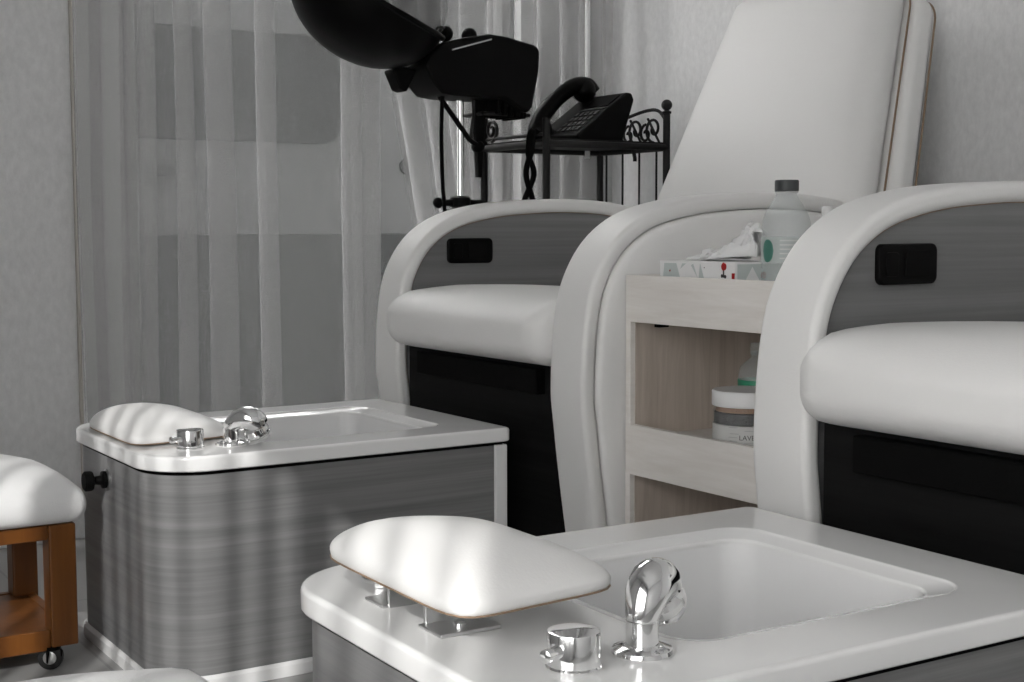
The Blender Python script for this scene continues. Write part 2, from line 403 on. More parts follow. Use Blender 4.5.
# ------------------------------------------------------------------ foot tubs
TO = (-.39, .304, 0)
def make_tub(label):
    root = thing('foot_tub', TO, 0, label, 'foot tub', 'pedicure foot tubs')
    # cabinet
    m = MB(TO)
    out = rr(-.767, -.036, .012, .596, (.112, .004, .004, .112), 12)
    m.loops([at(out, .0), at(out, .4125)], True, False, False); m.build('cabinet', 'lam', root, ang=30)
    m = MB(TO)
    out = rr(-.775, -.040, .004, .604, (.12, .004, .004, .12), 12)
    inn = rr(-.769, -.040, .010, .598, (.115, .004, .004, .115), 12)
    m.loops([at(out, 0), at(out, .022), at(inn, .028)]); m.build('plinth', 'white', root)
    m = MB(TO); m.box(-.036, -.006, .008, .600, 0, .413); m.build('end_panel', 'white', root, bevel=.003)
    m = MB(TO)
    out = rr(-.762, -.012, .016, .592, (.108, .004, .004, .108), 12)
    inn = rr(-.752, -.022, .026, .582, (.10, .004, .004, .10), 12)
    m.loops([at(inn, .410), at(out, .410), at(out, .4205), at(inn, .4205)], True, False, False); m.build('shadow_gap', 'black_soft', root)  # matt black ring paints the shade in the gap under the rim
    # rim slab with the basin opening
    def o(d): return rr(-.779+d, 0-d, 0+d, .608-d, (.12-d*.5, .014, .014, .12-d*.5), 12)
    bx = (-.535, -.105, .098, .508)
    def i(d): return rr(bx[0]+d, bx[1]-d, bx[2]+d, bx[3]-d, (.05-d*.3,)*4, 12)
    m = MB(TO)
    rings = [at(i(0), .4195), at(o(.006), .4195), at(o(.0015), .421), at(o(0), .424), at(o(0), .444), at(o(.0012), .4475), at(o(.0035), .4493), at(o(.007), .45), at(i(-.003), .45), at(i(0), .449), at(i(.002), .446), at(i(.024), .4415), at(i(.0265), .4405), at(i(.0275), .437), at(i(.0275), .4195)]
    m.loops(rings, True, False, False); m.build('rim', 'gel', root, ang=80, wn=True)
    m = MB(TO)
    rings = [at(i(.0300), .4345), at(i(.031), .428), at(i(.036), .34), at(i(.048), .25), at(i(.065), .215), at(i(.09), .20), at(i(.13), .195)]
    m.loops(rings, True, False, True); m.build('basin', 'basin', root, ang=50)
    m = MB(TO); m.lathe([(.0, 0), (.028, 0), (.03, .004), (.022, .007), (0.0001, .007)], (-.26, .3, .195), n=20); m.build('drain', 'chrome', root)
    # two mixing knobs
    for y, ang in ((.098, 200), (.505, 200)):
        m = MB(TO)
        m.lathe([(.027, 0), (.0275, .002), (.0275, .004), (.0262, .006), (.0262, .036), (.0255, .038), (.022, .0385), (.0001, .0385)], (-.673, y, .45), n=36)
        k = m.build('mixer_knob', 'chrome', root, ang=30)
        m = MB(TO); a = R(ang)
        d = Vector((math.cos(a), math.sin(a), 0)); p = Vector((-.673, y, .473))
        m.tube([p+d*.02, p+d*.046, p+d*.047], [.0065, .0065, .005], 14); m.build('lever', 'chrome', k)
    # hand shower resting in a collar
    sh = Vector((-.588, .102, .45))
    m = MB(TO)
    m.lathe([(.030, 0), (.031, .002), (.030, .006), (.022, .009), (.018, .0095), (.0165, .0095), (.0165, .034), (.0155, .035), (.001, .035)], tuple(sh), n=32)
    m.build('shower_collar', 'chrome', root, ang=30)
    m = MB(TO)
    path = smooth([sh+Vector(q) for q in ((0, 0, .030), (.001, .001, .038), (.005, .003, .048), (.012, .007, .058), (.023, .013, .065), (.034, .019, .064), (.042, .024, .057))], 5)
    rad = []
    for k in range(len(path)):
        t = k/(len(path)-1); rad.append(.0150+.0095*math.sin(PI*min(1, t*.62+.05))**2)
    m.tube(path, rad, 20); hs = m.build('shower_head', 'chrome', root, ang=60)
    m = MB(TO)
    d = Vector((.55, .40, -.73)).normalized(); c0 = sh+Vector((.038, .022, .050))
    rot = d.to_track_quat('Z', 'Y').to_matrix().to_4x4()
    m.lathe([(.0001, -.008), (.020, -.006), (.025, .0), (.026, .009), (.024, .011), (.024, .014), (.026, .016), (.024, .023), (.0001, .024)], n=28)
    m.xf(Matrix.Translation(c0) @ rot); m.build('spray_face', 'chrome', hs, ang=30)
    # black drain knob on the left end
    m = MB(TO)
    m.lathe([(.0001, 0), (.014, 0), (.0175, -.003), (.0175, -.010), (.010, -.012), (.0085, -.024), (.010, -.027), (.019, -.030), (.0205, -.034), (.0205, -.044), (.017, -.047), (.0001, -.048)], (-.768, .325, .366), 'x', 28)
    k = m.build('drain_knob', 'black', root, ang=30)
    m = MB(TO); m.lathe([(.012, 0), (.021, 0), (.021, -.003), (.012, -.003)], (-.7675, .325, .366), 'x', 28); m.build('knob_ring', 'steel', k)
    # padded foot rest
    m = MB(TO); n = 72; cx, cy, hx, hy = -.655, .332, .107, .170
    def ring(sc, z, e=7.5):
        out = []
        for k in range(n):
            a_ = 2*PI*k/n; c_, s_ = math.cos(a_), math.sin(a_)
            q = (abs(c_)**e+abs(s_)**e)**(-1/e)
            x, y = hx*q*c_, hy*q*s_
            w = 1-.07*(x/hx+1)
            out.append((cx+x*sc, cy+y*sc*w, z))
        return out
    rings = [ring(.001, .4525), ring(.90, .4525), ring(.97, .4532), ring(.992, .456), ring(1, .461), ring(1, .465)]
    for k in range(1, 19):
        t = .5*PI*k/18; sc = max(math.cos(t), .0002)
        hgt = .046*math.sin(t)**1.25
        rings.append([(x, y, .465+hgt*(1-.28*(x-cx)/hx*(1-.0))) for x, y, _ in ring(sc, 0, 2.4+5.1*sc**2)])
    m.loops(rings, True, False, False); fr = m.build('foot_rest', 'leather', root, ang=85)
    m = MB(TO); ed = ring(.994, .4548); m.tube(ed+[ed[0]], .0011, 6); m.build('piping', 'leather_seam', fr)
    return root
tub1 = make_tub('foot tub in grey wood cabinet with its footrest lying flat, left, before the far chair')
tub2 = copy_tree(tub1)
ox, oy, rot = -.1589, -1.509, R(-1.0956)
cc, ss = math.cos(rot), math.sin(rot)
tub2.location = Vector((ox+cc*TO[0]-ss*TO[1], oy+ss*TO[0]+cc*TO[1], 0))*S
tub2.rotation_euler.z = rot
tub2['label'] = 'foot tub nearest the camera with its white footrest raised on a metal bracket'
def turn(o, piv, mat):
    p = Matrix.Translation((Vector(piv)-Vector(TO))*S); o.matrix_local = p @ mat @ p.inverted()
turn(kid(tub1, 'shower_head')[0], (-.588, .102, .485), Matrix.Rotation(R(-62), 4, 'Z') @ Matrix.Rotation(R(24), 4, 'Y'))
fr2 = kid(tub2, 'foot_rest')[0]
fr2.location = Vector((.000, .000, .0385))*S; fr2.rotation_euler.z = 0
m = MB(TO)
m.box(-.735, -.662, .250, .300, .4502, .4545); m.box(-.735, -.662, .385, .43, .4502, .4545)
m.box(-.728, -.668, .296, .302, .4502, .4912); m.box(-.728, -.668, .383, .389, .4502, .4912); m.box(-.729, -.667, .30, .385, .486, .4915)
br = m.build('footrest_bracket', 'steel', tub2, bevel=.0012)
for y in (.272, .41):
    m = MB(TO); m.lathe([(.007, 0), (.007, .003), (.004, .005), (.0001, .005)], (-.70, y, .4545), n=14); m.build('screw', 'chrome', br)

# ------------------------------------------------------------------ pedicure chairs
CO = (.55, .27, 0)
PROF = [(.125, 0), (.108, .1), (.086, .234), (.068, .361), (.055, .468), (.049, .53), (.052, .619), (.061, .70), (.079, .766), (.119, .832), (.174, .880), (.246, .913), (.35, .935), (.458, .945), (.56, .949), (.68, .945), (.80, .928), (.91, .893), (1.0, .835), (1.055, .755), (1.082, .66), (1.09, .5), (1.085, .25), (1.07, 0)]
PS = [Vector((p.x, p.y)) for p in smooth([Vector((a, b, 0)) for a, b in PROF], 4)]
def offset(d):
    out = []
    for i, p in enumerate(PS):
        t = (PS[min(i+1, len(PS)-1)]-PS[max(i-1, 0)]).normalized(); n = Vector((t.y, -t.x))
        q = p+n*d
        if i in (0, len(PS)-1): q.y = 0
        out.append((q.x, max(q.y, 0)))
    return out
def make_chair(label):
    root = thing('pedicure_chair', CO, 0, label, 'chair', 'white pedicure chairs')
    TH = .036
    for side, (ya, yb) in (('far', (.612, .732)), ('near', (-.189, -.066))):
        # padded band bent over the arm: rounded-rectangle section swept along the arch
        sec = rr(ya, yb, 0, TH, (.012, .012, .016, .016), 5, 4)   # (y, depth); depth 0 = outside
        m = MB(CO); rings = []
        cache = {}
        for (y, d) in sec:
            if d not in cache: cache[d] = offset(d)
        for i in range(len(PS)):
            rings.append([(cache[d][i][0], y, cache[d][i][1]) for (y, d) in sec])
        m.loops(rings); m.build('armrest', 'leather', root, ang=60)
        inn = offset(TH-.004)
        yi, sg = (ya, 1) if side == 'far' else (yb, -1)
        m = MB(CO)
        m.prism(inn, yi+sg*.012, yi+sg*.05); m.build('arm_panel', 'lam_dark', root, bevel=.001)
        pp = [(x, yi+sg*.0125, z) for x, z in offset(TH-.001)][4:-4]
        m = MB(CO); m.tube(pp, .0022, 6); m.build('panel_piping', 'leather_seam', kid(root, 'arm_panel')[-1])
        # black control box let into the inner panel (only the far arm of each chair shows one)
        if side == 'far':
            yy = yi+.012
            m = MB(CO); m.prism(rr(.205, .338, .782, .846, (.012,)*4, 6, 2), yy-.010, yy+.004)
            cb = m.build('control_box', 'black', root, bevel=.003)
            m = MB(CO); m.prism(rr(.262, .318, .793, .835, (.003,)*4, 4, 2), yy-.0125, yy-.008); m.build('display', 'screen', cb, bevel=.001)
            m = MB(CO); m.prism(rr(.218, .246, .795, .833, (.006,)*4, 4, 2), yy-.0125, yy-.008); m.build('button', 'black_gloss', cb, bevel=.001)
        # padded outer panel with a groove between it and the band
        yo = ya if side == 'near' else yb
        so = -1 if side == 'near' else 1
        m = MB(CO)
        def ringy(d, y): return [(x, y, z) for x, z in offset(d)]
        rings = [ringy(TH+.001, yo-so*.03), ringy(TH+.001, yo-so*.008), ringy(TH+.004, yo+so*.001), ringy(TH+.012, yo+so*.006), ringy(TH+.03, yo+so*.009), ringy(TH+.10, yo+so*.012), ringy(TH+.2, yo+so*.013)]
        m.loops(rings); m.build('outer_pad', 'leather', root, ang=60)
    # seat cushion
    m = MB(CO)
    def crown(p, u, v, w):
        z = p.z
        if w > 0: z += .022*(1-u*u)*(1-v*v*v*v)*w - .018*max(0, -u)**6*w - .045*max(0, (u+.6)/1.6)*w
        x = p.x - (.012*(1-v*v)*(1-w*w) if u < 0 else 0)
        return (x, p.y, z)
    m.pad(.012, .80, -.070, .612, .578, .722, (.075, .03, .055), 20, crown); m.build('seat', 'leather', root, ang=70)
    # under the seat: black pedestal with a recessed drawer slot
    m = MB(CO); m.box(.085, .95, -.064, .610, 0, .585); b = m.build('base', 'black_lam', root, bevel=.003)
    m = MB(CO); m.box(.062, .088, .0, .53, .515, .570); m.build('base_rail', 'black_soft', root, bevel=.003)
    # reclined backrest cushion and its rear shell
    a = R(20.5); hgt = .86; 
    def place(m, x, z):
        m.xf(Matrix.Translation((x, .26, z)) @ Matrix.Rotation(a, 4, 'Y'))
    m = MB(CO)
    def tap(p, u, v, w):
        t = (p.z+hgt/2)/hgt
        k = 1-.36*max(0, t-.1)
        return (p.x - .02*(1-v*v)*(1-w*w) if u < 0 else p.x, p.y*k, p.z)
    m.pad(-.06, .06, -.415, .415, -hgt/2, hgt/2, (.055, .085, .05), 20, tap)
    place(m, .995, 1.10); m.build('backrest', 'leather', root, ang=70)
    bk = kid(root, 'backrest')[0]
    def seam(x, hw, hh, rad, k0, par, xo, zo):
        m = MB(CO); pts = []
        for y, z in rr(-hw, hw, -hh, hh, (rad,)*4, 8, 8):
            t = (z+hgt/2)/hgt; pts.append((x, y*(1-k0*max(0, t-.1)), z))
        m.tube(pts+[pts[0]], .0026, 6); place(m, xo, zo); m.build('seam_piping', 'leather_seam', par)
    seam(.052, .411, hgt/2-.004, .07, .36, bk, .995, 1.10)
    m = MB(CO)
    def tap2(p, u, v, w):
        t = (p.z+hgt/2)/hgt; k = 1-.37*max(0, t-.1)
        return (p.x, p.y*k, p.z)
    m.pad(-.045, .04, -.445, .445, -hgt/2, hgt/2, (.03, .06, .06), 16, tap2)
    place(m, 1.085, 1.055); sh_ = m.build('back_shell', 'leather', root, ang=70)
    seam(.030, .444, hgt/2-.004, .06, .37, sh_, 1.085, 1.055)
    return root
chair1 = make_chair('white pedicure chair behind the far foot tub, its tall backrest in view')
chair2 = copy_tree(chair1)
chair2.location = Vector((CO[0]-.145, CO[1]-1.575, 0))*S
chair2['label'] = 'white pedicure chair at the right edge, cut off, behind the nearest foot tub'

# ------------------------------------------------------------------ cabinet between the chairs
KX, Y0, Y1 = .145, -.805, -.206
KO = ((KX+.30), (Y0+Y1)/2, 0)
cab = thing('side_cabinet', KO, 0, 'pale oak open-shelf cabinet standing between the two white chairs', 'cabinet')
m = MB(KO); m.box(KX, KX+.5, Y1-.016, Y1, 0, .776); m.build('side_panel', 'beech', cab, bevel=.001)
m = MB(KO); m.box(KX, KX+.5, Y0, Y0+.016, 0, .776); m.build('side_panel', 'beech', cab, bevel=.001)
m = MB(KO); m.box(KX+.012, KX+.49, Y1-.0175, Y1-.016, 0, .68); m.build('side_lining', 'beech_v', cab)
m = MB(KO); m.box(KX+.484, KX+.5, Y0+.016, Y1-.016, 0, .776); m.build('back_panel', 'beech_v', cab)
m = MB(KO); m.box(KX-.001, KX+.015, Y0+.016, Y1-.016, .681, .776); m.build('top_fascia', 'beech', cab, bevel=.001)
m = MB(KO); m.box(KX+.015, KX+.484, Y0+.016, Y1-.016, .690, .706); m.build('tray', 'beech', cab)
m = MB(KO); m.box(KX+.015, KX+.484, Y0+.016, Y1-.0175, .430, .446); m.build('shelf', 'beech', cab, bevel=.001)
m = MB(KO); m.box(KX-.001, KX+.015, Y0+.016, Y1-.016, .368, .4705); m.build('shelf_fascia', 'beech', cab, bevel=.001)
m = MB(KO); m.box(KX+.004, KX+.484, Y0+.016, Y1-.016, .05, .066); m.build('shelf', 'beech', cab, bevel=.001)
m = MB(KO); m.box(KX, KX+.015, Y0+.016, Y1-.016, 0, .066); m.build('kick_board', 'beech', cab, bevel=.001)
m = MB(KO); m.box(KX+.06, KX+.085, Y1-.035, Y1-.0175, .668, .690); m.lathe([(.006, -.002), (.006, .004)], (KX+.07, Y1-.037, .676), 'y', 12); m.build('corner_bracket', 'black', cab, bevel=.001)

# tissue box --------------------------------------------------------------
BX0, BX1, BY0, BY1, BZ0, BZ1 = .20, .345, -.474, -.248, .7062, .806
o = ((BX0+BX1)/2, (BY0+BY1)/2, BZ0)
tb = thing('tissue_box', o, 0, 'patterned white tissue box with red flowers, sunk in the cabinet top', 'tissue box')
m = MB(o); m.box(BX0, BX1, BY0, BY1, BZ0, BZ1)
def shape(mat, pts, face):
    """a printed shape on the long side ('x') or the short side ('y') of the carton"""
    m.cur = mat
    v = [(BX0-.0005, a, b) if face == 'x' else (a, BY0-.0005, b) for a, b in pts]
    m.add(v, [list(range(len(v)))])
def blob(mat, a, z, r, face, n=14, sy=1.):
    shape(mat, [(a+r*math.cos(2*PI*k/n)*sy, z+r*math.sin(2*PI*k/n)*(1+.12*math.cos(10*PI*k/n))) for k in range(n)], face)
for a0, a1 in ((-.258, -.312), (-.368, -.385)):
    shape(1, [(a0, .772), (a1, .772), (a1+.012, .801), (a0-.004, .801)], 'x')
shape(1, [(-.312, .790), (-.330, .801), (-.318, .801)], 'x'); shape(1, [(-.345, .798), (-.366, .772), (-.352, .801)], 'x')
shape(1, [(.205, .770), (.225, .770), (.243, .797), (.262, .770), (.335, .770), (.335, .802), (.205, .802)], 'y')
blob(2, -.385, .794, .0014, 'x', 8); blob(2, -.437, .779, .0036, 'x', 9); blob(2, -.446, .778, .0036, 'x', 9)
shape(2, [(-.4395, .776), (-.4430, .776), (-.4430, .790), (-.4395, .790)], 'x')
blob(3, -.280, .786, .0026, 'x', 10); blob(3, -.442, .797, .0078, 'x')
shape(3, [(-.4645, .774), (-.4725, .774), (-.4735, .785), (-.4645, .785)], 'x'); blob(3, .272, .780, .0072, 'y'); blob(0, .274, .779, .0028, 'y', 8)
m.build('carton', ['paper', 'label_pale', 'print_dark', 'print_red'], tb, flat=True)
m = MB(o)   # crumpled tissue pulled out of the slot
rnd = random.Random(3); rows = []
nr, nc = 11, 34
nx = [.003, .016, .024, .018, .020, .028, .040, .054, .070, .074, .056]
for i in range(nr):
    t = i/(nr-1); row = []
    for k in range(nc):
        s_ = k/(nc-1); y = -.285-.185*s_
        q = s_*9.99; a_ = int(q); ph = nx[a_]*(1-(q-a_))+nx[min(10, a_+1)]*(q-a_)
        hh = ph*math.sin(PI*(.02+.96*t))**.7
        row.append((.235+.075*t+.014*math.sin(8*s_+5*t)+rnd.uniform(-.005, .005), y+.012*math.sin(9*t+5*s_)+rnd.uniform(-.003, .003), BZ1+hh+(rnd.uniform(-.003, .005) if 0 < t < 1 else 0)))
    rows.append(row)
m.loops(rows, closed=False, cap0=False, cap1=False); m.build('tissue', 'cotton', tb, ang=25, solid=.0012)

# water bottle -------------------------------------------------------------
bo = (.262, -.545, .7065)
wb = thing('water_bottle', bo, 0, 'clear plastic water bottle with dark grey cap, beside the tissue box', 'bottle')
prof = [(.0001, .004), (.036, .004), (.046, .0), (.051, .006), (.052, .02), (.052, .08), (.050, .085), (.052, .09), (.052, .150), (.0495, .156), (.052, .163), (.051, .176), (.044, .195), (.034, .209), (.0265, .219), (.0225, .226), (.0225, .229), (.0245, .230), (.0245, .233)]
m = MB(bo); m.lathe([(r*.88, h) for r, h in prof], bo, n=40, cap1=False); m.build('bottle_body', 'pet', wb, ang=60)
m = MB(bo); m.lathe([(.0214, .2325), (.0223, .2335), (.0223, .2515), (.0210, .2535), (.0001, .2535)], bo, n=40); m.build('cap', 'cap_grey', wb, ang=40)
m = MB(bo); m.lathe([(.0001, .006), (.041, .006), (.044, .012), (.0435, .08), (.0435, .142), (.0001, .143)], bo, n=32); m.build('water', 'water', wb, ang=50)
m = MB(bo); n = 40
ring = lambda r, z, a0, a1: [(bo[0]+r*math.cos(a0+(a1-a0)*k/n), bo[1]+r*math.sin(a0+(a1-a0)*k/n), bo[2]+z) for k in range(n+1)]
m.loops([ring(.0463, .100, 0, 2*PI), ring(.0463, .148, 0, 2*PI)], False, False, False); lb = m.build('label_sleeve', 'sleeve', wb)
m = MB(bo)   # green round emblem, then print lines on the sleeve
ac, zc, ra, rz = R(180), .122, .30, .021
rows = []
for k in range(13):
    q = -1+2*k/12; aa = ac+ra*q; hh = rz*math.sqrt(max(0, 1-q*q))+.0002
    rows.append([(bo[0]+.0467*math.cos(aa), bo[1]+.0467*math.sin(aa), bo[2]+zc-hh), (bo[0]+.0467*math.cos(aa), bo[1]+.0467*math.sin(aa), bo[2]+zc+hh)])
m.loops(rows, False, False, False)
m.build('green_emblem', 'print_green', lb, flat=True)
m = MB(bo)
for zz, a0, a1 in ((.140, 212, 275), (.132, 212, 262), (.124, 212, 270), (.116, 212, 258), (.107, 212, 275)):
    m.loops([ring(.0466, zz, R(a0), R(a1)), ring(.0466, zz+.0025, R(a0), R(a1))], False, False, False)
m.build('print_lines', 'print_grey', lb)

# small pump bottle peeping out behind the right-hand arm -------------------
po = (.50, -.415, .7065)
pb = thing('spray_bottle', po, 0, 'small white spray bottle, only its top showing right of the water bottle', 'bottle')
m = MB(po); m.lathe([(.0001, 0), (.022, 0), (.024, .004), (.024, .13), (.02, .145), (.01, .155)], po, n=24); m.build('bottle_body', 'pet', pb, ang=50)
m = MB(po); m.lathe([(.012, .152), (.012, .17), (.008, .175), (.008, .186), (.011, .188), (.011, .204), (.008, .208), (.0001, .209)], po, n=24); m.build('nozzle', 'white_plastic', pb, ang=50)

# jar and bottle on the shelf ---------------------------------------------
jo = (.255, -.447, .4465)
ja = thing('cosmetic_jar', jo, 0, 'white-lidded clear jar with a lavender label on the cabinet shelf', 'jar')
m = MB(jo); m.lathe([(.0001, .002), (.056, .002), (.062, .0), (.064, .006), (.064, .07), (.060, .078), (.056, .082)], jo, n=40, cap1=False); m.build('jar_body', 'pet_glass', ja, ang=50)
m = MB(jo); m.lathe([(.0001, .004), (.060, .004), (.061, .045), (.0001, .046)], jo, n=36); ct = m.build('contents', 'label', ja)
m = MB(jo); m.lathe([(.0001, .047), (.061, .047), (.0605, .068), (.0001, .069)], jo, n=36); m.build('dark_flakes', 'herb', ja)
m = MB(jo); m.lathe([(.0001, .070), (.059, .070), (.056, .079), (.0001, .080)], jo, n=36); m.build('brown_flakes', 'salt', ja)
m = MB(jo); m.lathe([(.060, .080), (.0655, .081), (.066, .083), (.066, .108), (.064, .111), (.0001, .1115)], jo, n=44); m.build('lid', 'white_plastic', ja, ang=40)
m = MB(jo); n = 40
def jring(r, z, a0, a1): return [(jo[0]+r*math.cos(a0+(a1-a0)*k/n), jo[1]+r*math.sin(a0+(a1-a0)*k/n), jo[2]+z) for k in range(n+1)]
m.loops([jring(.0643, .008, 0, 2*PI), jring(.0643, .046, 0, 2*PI)], False, False, False); jl = m.build('jar_label', 'label', ja)
def wrap_text(txt, size, a_mid, z, r, name, parent, origin):
    cu = bpy.data.curves.new(name, 'FONT'); cu.body = txt; cu.size = size*S; cu.align_x = 'CENTER'
    to = bpy.data.objects.new(name+'_source', cu); C.objects.link(to)
    dg = bpy.context.evaluated_depsgraph_get(); me = bpy.data.meshes.new_from_object(to.evaluated_get(dg))
    C.objects.unlink(to); bpy.data.objects.remove(to)
    bm = bmesh.new(); bm.from_mesh(me)
    bmesh.ops.subdivide_edges(bm, edges=[e for e in bm.edges if e.calc_length() > .004*S], cuts=2)
    for v in bm.verts:
        a = a_mid+v.co.x/(r*S); h = v.co.y
        v.co = Vector((r*S*math.cos(a), r*S*math.sin(a), z*S+h))
    bm.to_mesh(me); bm.free()
    me.materials.clear(); me.materials.append(M['print_dark'])
    o = bpy.data.objects.new(name, me); C.objects.link(o); o.parent = parent
    return o
wrap_text('LAVENDER', .0135, R(246), .020, .0646, 'label_lettering', jl, jo)
m = MB(jo)
for zz, a0, a1 in ((.037, 226, 290), (.014, 226, 290), (.031, 200, 216), (.024, 198, 214), (.017, 200, 214), (.043, 198, 214)):
    m.loops([jring(.0645, zz, R(a0), R(a1)), jring(.0645, zz+.0015, R(a0), R(a1))], False, False, False)
m.build('label_lines', 'print_grey', jl)
so_ = (.38, -.345, .4465)
sb = thing('shelf_bottle', so_, 0, 'clear bottle with a green band standing behind the white-lidded jar', 'bottle')
m = MB(so_); m.lathe([(.0001, .002), (.036, .002), (.040, .006), (.040, .125), (.036, .14), (.02, .155), (.014, .16), (.014, .172)], so_, n=30, cap1=False); m.build('bottle_body', 'pet', sb, ang=50)
m = MB(so_); m.lathe([(.0405, .088), (.041, .089), (.041, .113), (.0405, .114)], so_, n=30, cap0=False, cap1=False); m.build('green_band', 'green', sb)
m = MB(so_); m.lathe([(.0155, .165), (.016, .166), (.016, .188), (.014, .19), (.0001, .19)], so_, n=24); m.build('cap', 'pet', sb)

# ------------------------------------------------------------------ wrought iron stand
X0, X1, YN, YF, TZ = .745, 1.20, .965, 1.315, 1.125
IO = ((X0+X1)/2, (YN+YF)/2, 0)
st = thing('iron_stand', IO, 0, 'black wrought iron stand with scrolled side rails, in the corner', 'stand')
for (x, y) in ((X0, YF), (X0, YN), (X1, YF), (X1, YN)):
    m = MB(IO); m.tube([(x, y, 0), (x, y, TZ+(.105 if (x, y) != (X0, YN) else .07))], .0115, 12)
    if (x, y) != (X0, YN): m.lathe([(.0115, -.01), (.015, -.008), (.015, -.002), (.008, .0), (.008, .003)], (x, y, TZ+.11), n=14); m.ball((x, y, TZ+.128), .0175)
    m.build('leg', 'iron', st)
m = MB(IO); m.box(X0+.006, X1-.006, YN, YF, TZ, TZ+.012)
for y in (YN, YF): m.tube([(X0, y, TZ-.004), (X1, y, TZ-.004)], .011, 10)
for x in (X0, X1): m.tube([(x, YN, TZ-.004), (x, YF, TZ-.004)], .011, 10)
m.build('top', 'iron', st)
m = MB(IO); m.box(X0+.006, X1-.006, YN, YF, .22, .228)
m.build('lower_shelf', 'iron', st)
def spiral(c, r0, turns, a0, sgn=1, n=26):
    return [(c[0]+r0*(1-.8*k/n)*math.cos(a0+sgn*turns*2*PI*k/n), c[1]+r0*(1-.8*k/n)*math.sin(a0+sgn*turns*2*PI*k/n)) for k in range(n+1)]
for x in (X0, X1):
    m = MB(IO); tz = TZ+.012
    top = smooth([(x, YF, tz+.06), (x, YF-.09, tz+.075), (x, YN+.2, tz+.09), (x, YN+.1, tz+.105), (x, YN+.04, tz+.10), (x, YN, tz+.065)] if x == X1 else [(x, YF-.015, tz+.01), (x, YF-.05, tz+.012), (x, YF-.1, tz+.012), (x, YN, tz+.012)], 6)
    m.tube(top, .0055, 8)
    if x == X1:
        for yc in (YN+.065, YN+.155, YN+.245):
            m.tube([(x, a, b) for a, b in spiral((yc, tz+.045), .042, 1.3, -PI/2)], .0045, 8)
            m.tube([(x, a, b) for a, b in spiral((yc+.04, tz+.032), .03, 1.2, PI/2, -1)], .0045, 8)
            m.tube([(x, yc-.03, tz), (x, yc+.03, tz+.08)], .004, 8)
    else:
        m.tube([(x, a, b) for a, b in spiral((YF-.045, tz+.04), .036, 1.5, -PI/2, -1)], .006, 8)
    m.build('side_scroll', 'iron', st)
for k in range(4):
    y = YN+.05+k*.088
    m = MB(IO); m.tube([(X1, y, .228), (X1, y, TZ-.01)], .0035, 8); m.build('side_bar', 'iron', st)
m = MB(IO); m.tube([(X0+.33, YN+.01, TZ-.008), (X0+.33, YN, TZ-.04), (X0+.33, YN, TZ-.05)], .006, 8); m.build('hook', 'iron', st)

# telephone
tz = TZ+.0125
o = (.985, 1.12, tz)
ph = thing('desk_telephone', o, 0, 'black desk telephone with handset in its cradle, on the iron stand', 'telephone')
PX0, PY0, PY1 = .885, 1.0, 1.235
m = MB(o)
m.prism([(PX0+.005, tz), (PX0-.004, tz+.016), (PX0+.185, tz+.152), (PX0+.205, tz+.150), (PX0+.215, tz+.13), (PX0+.17, tz)], PY0, PY1); body = m.build('phone_body', 'black', ph, bevel=.006)
def onface(a, t, lift=0):      # a: 0 far edge .. 1 near edge, t: 0 bottom .. 1 top of the slope
    x = PX0-.004+.189*t; z = tz+.016+.136*t
    return Vector((x-.584*lift, PY1-(PY1-PY0)*a, z+.812*lift))
def tile(name, mat, a0, a1, t0, t1, h, par, bev=0):
    m = MB(o); q = [(a0, t0), (a1, t0), (a1, t1), (a0, t1)]
    m.loops([[onface(a, t, -.002) for a, t in q], [onface(a, t, h) for a, t in q]]); return m.build(name, mat, par, bevel=bev)
tile('phone_screen', 'screen', .42, .93, .68, .93, .004, body)
tile('chrome_strip', 'rubber', .40, .95, .60, .625, .004, body)
for r_ in range(4):
    for c_ in range(5):
        tile('key', 'rubber', .42+.105*c_, .42+.105*c_+.07, .10+.12*r_, .10+.12*r_+.08, .005, body, .001)
m = MB(o)
hp = smooth([onface(.19, -.03, .012), onface(.19, .02, .034), onface(.19, .25, .058), onface(.19, .55, .068), onface(.19, .85, .062), onface(.19, 1.02, .036), onface(.19, 1.03, .012)], 5)
rad = [.034-.008*math.sin(PI*k/(len(hp)-1)) for k in range(len(hp))]
m.tube(hp, rad, 14); m.ball(onface(.19, .04, .024), .040); m.ball(onface(.19, .96, .030), .040)
m.build('handset', 'black_gloss', ph, ang=70)
m = MB(o)
px = X0+.0
pts = [(.88, 1.2, tz+.02), (.80, YN+.10, tz+.02), (.735, YN-.012, tz+.012), (.722, YN-.022, TZ-.04), (.742, YN-.020, TZ-.10), (.702, YN-.018, TZ-.2), (.727, YN-.016, TZ-.30), (.747, YN-.016, TZ-.2), (.712, YN-.024, TZ-.10), (.730, YN-.026, TZ-.03), (.745, YN-.016, tz+.012), (.82, YN+.12, tz+.02), (.90, 1.22, tz+.02)]
pts = [(x-.055+.055*min(1, max(0, (x-.75)*9)), y, z) for x, y, z in pts]
m.tube(smooth(pts, 6), .0085, 8); m.build('handset_cord', 'black_soft', ph)

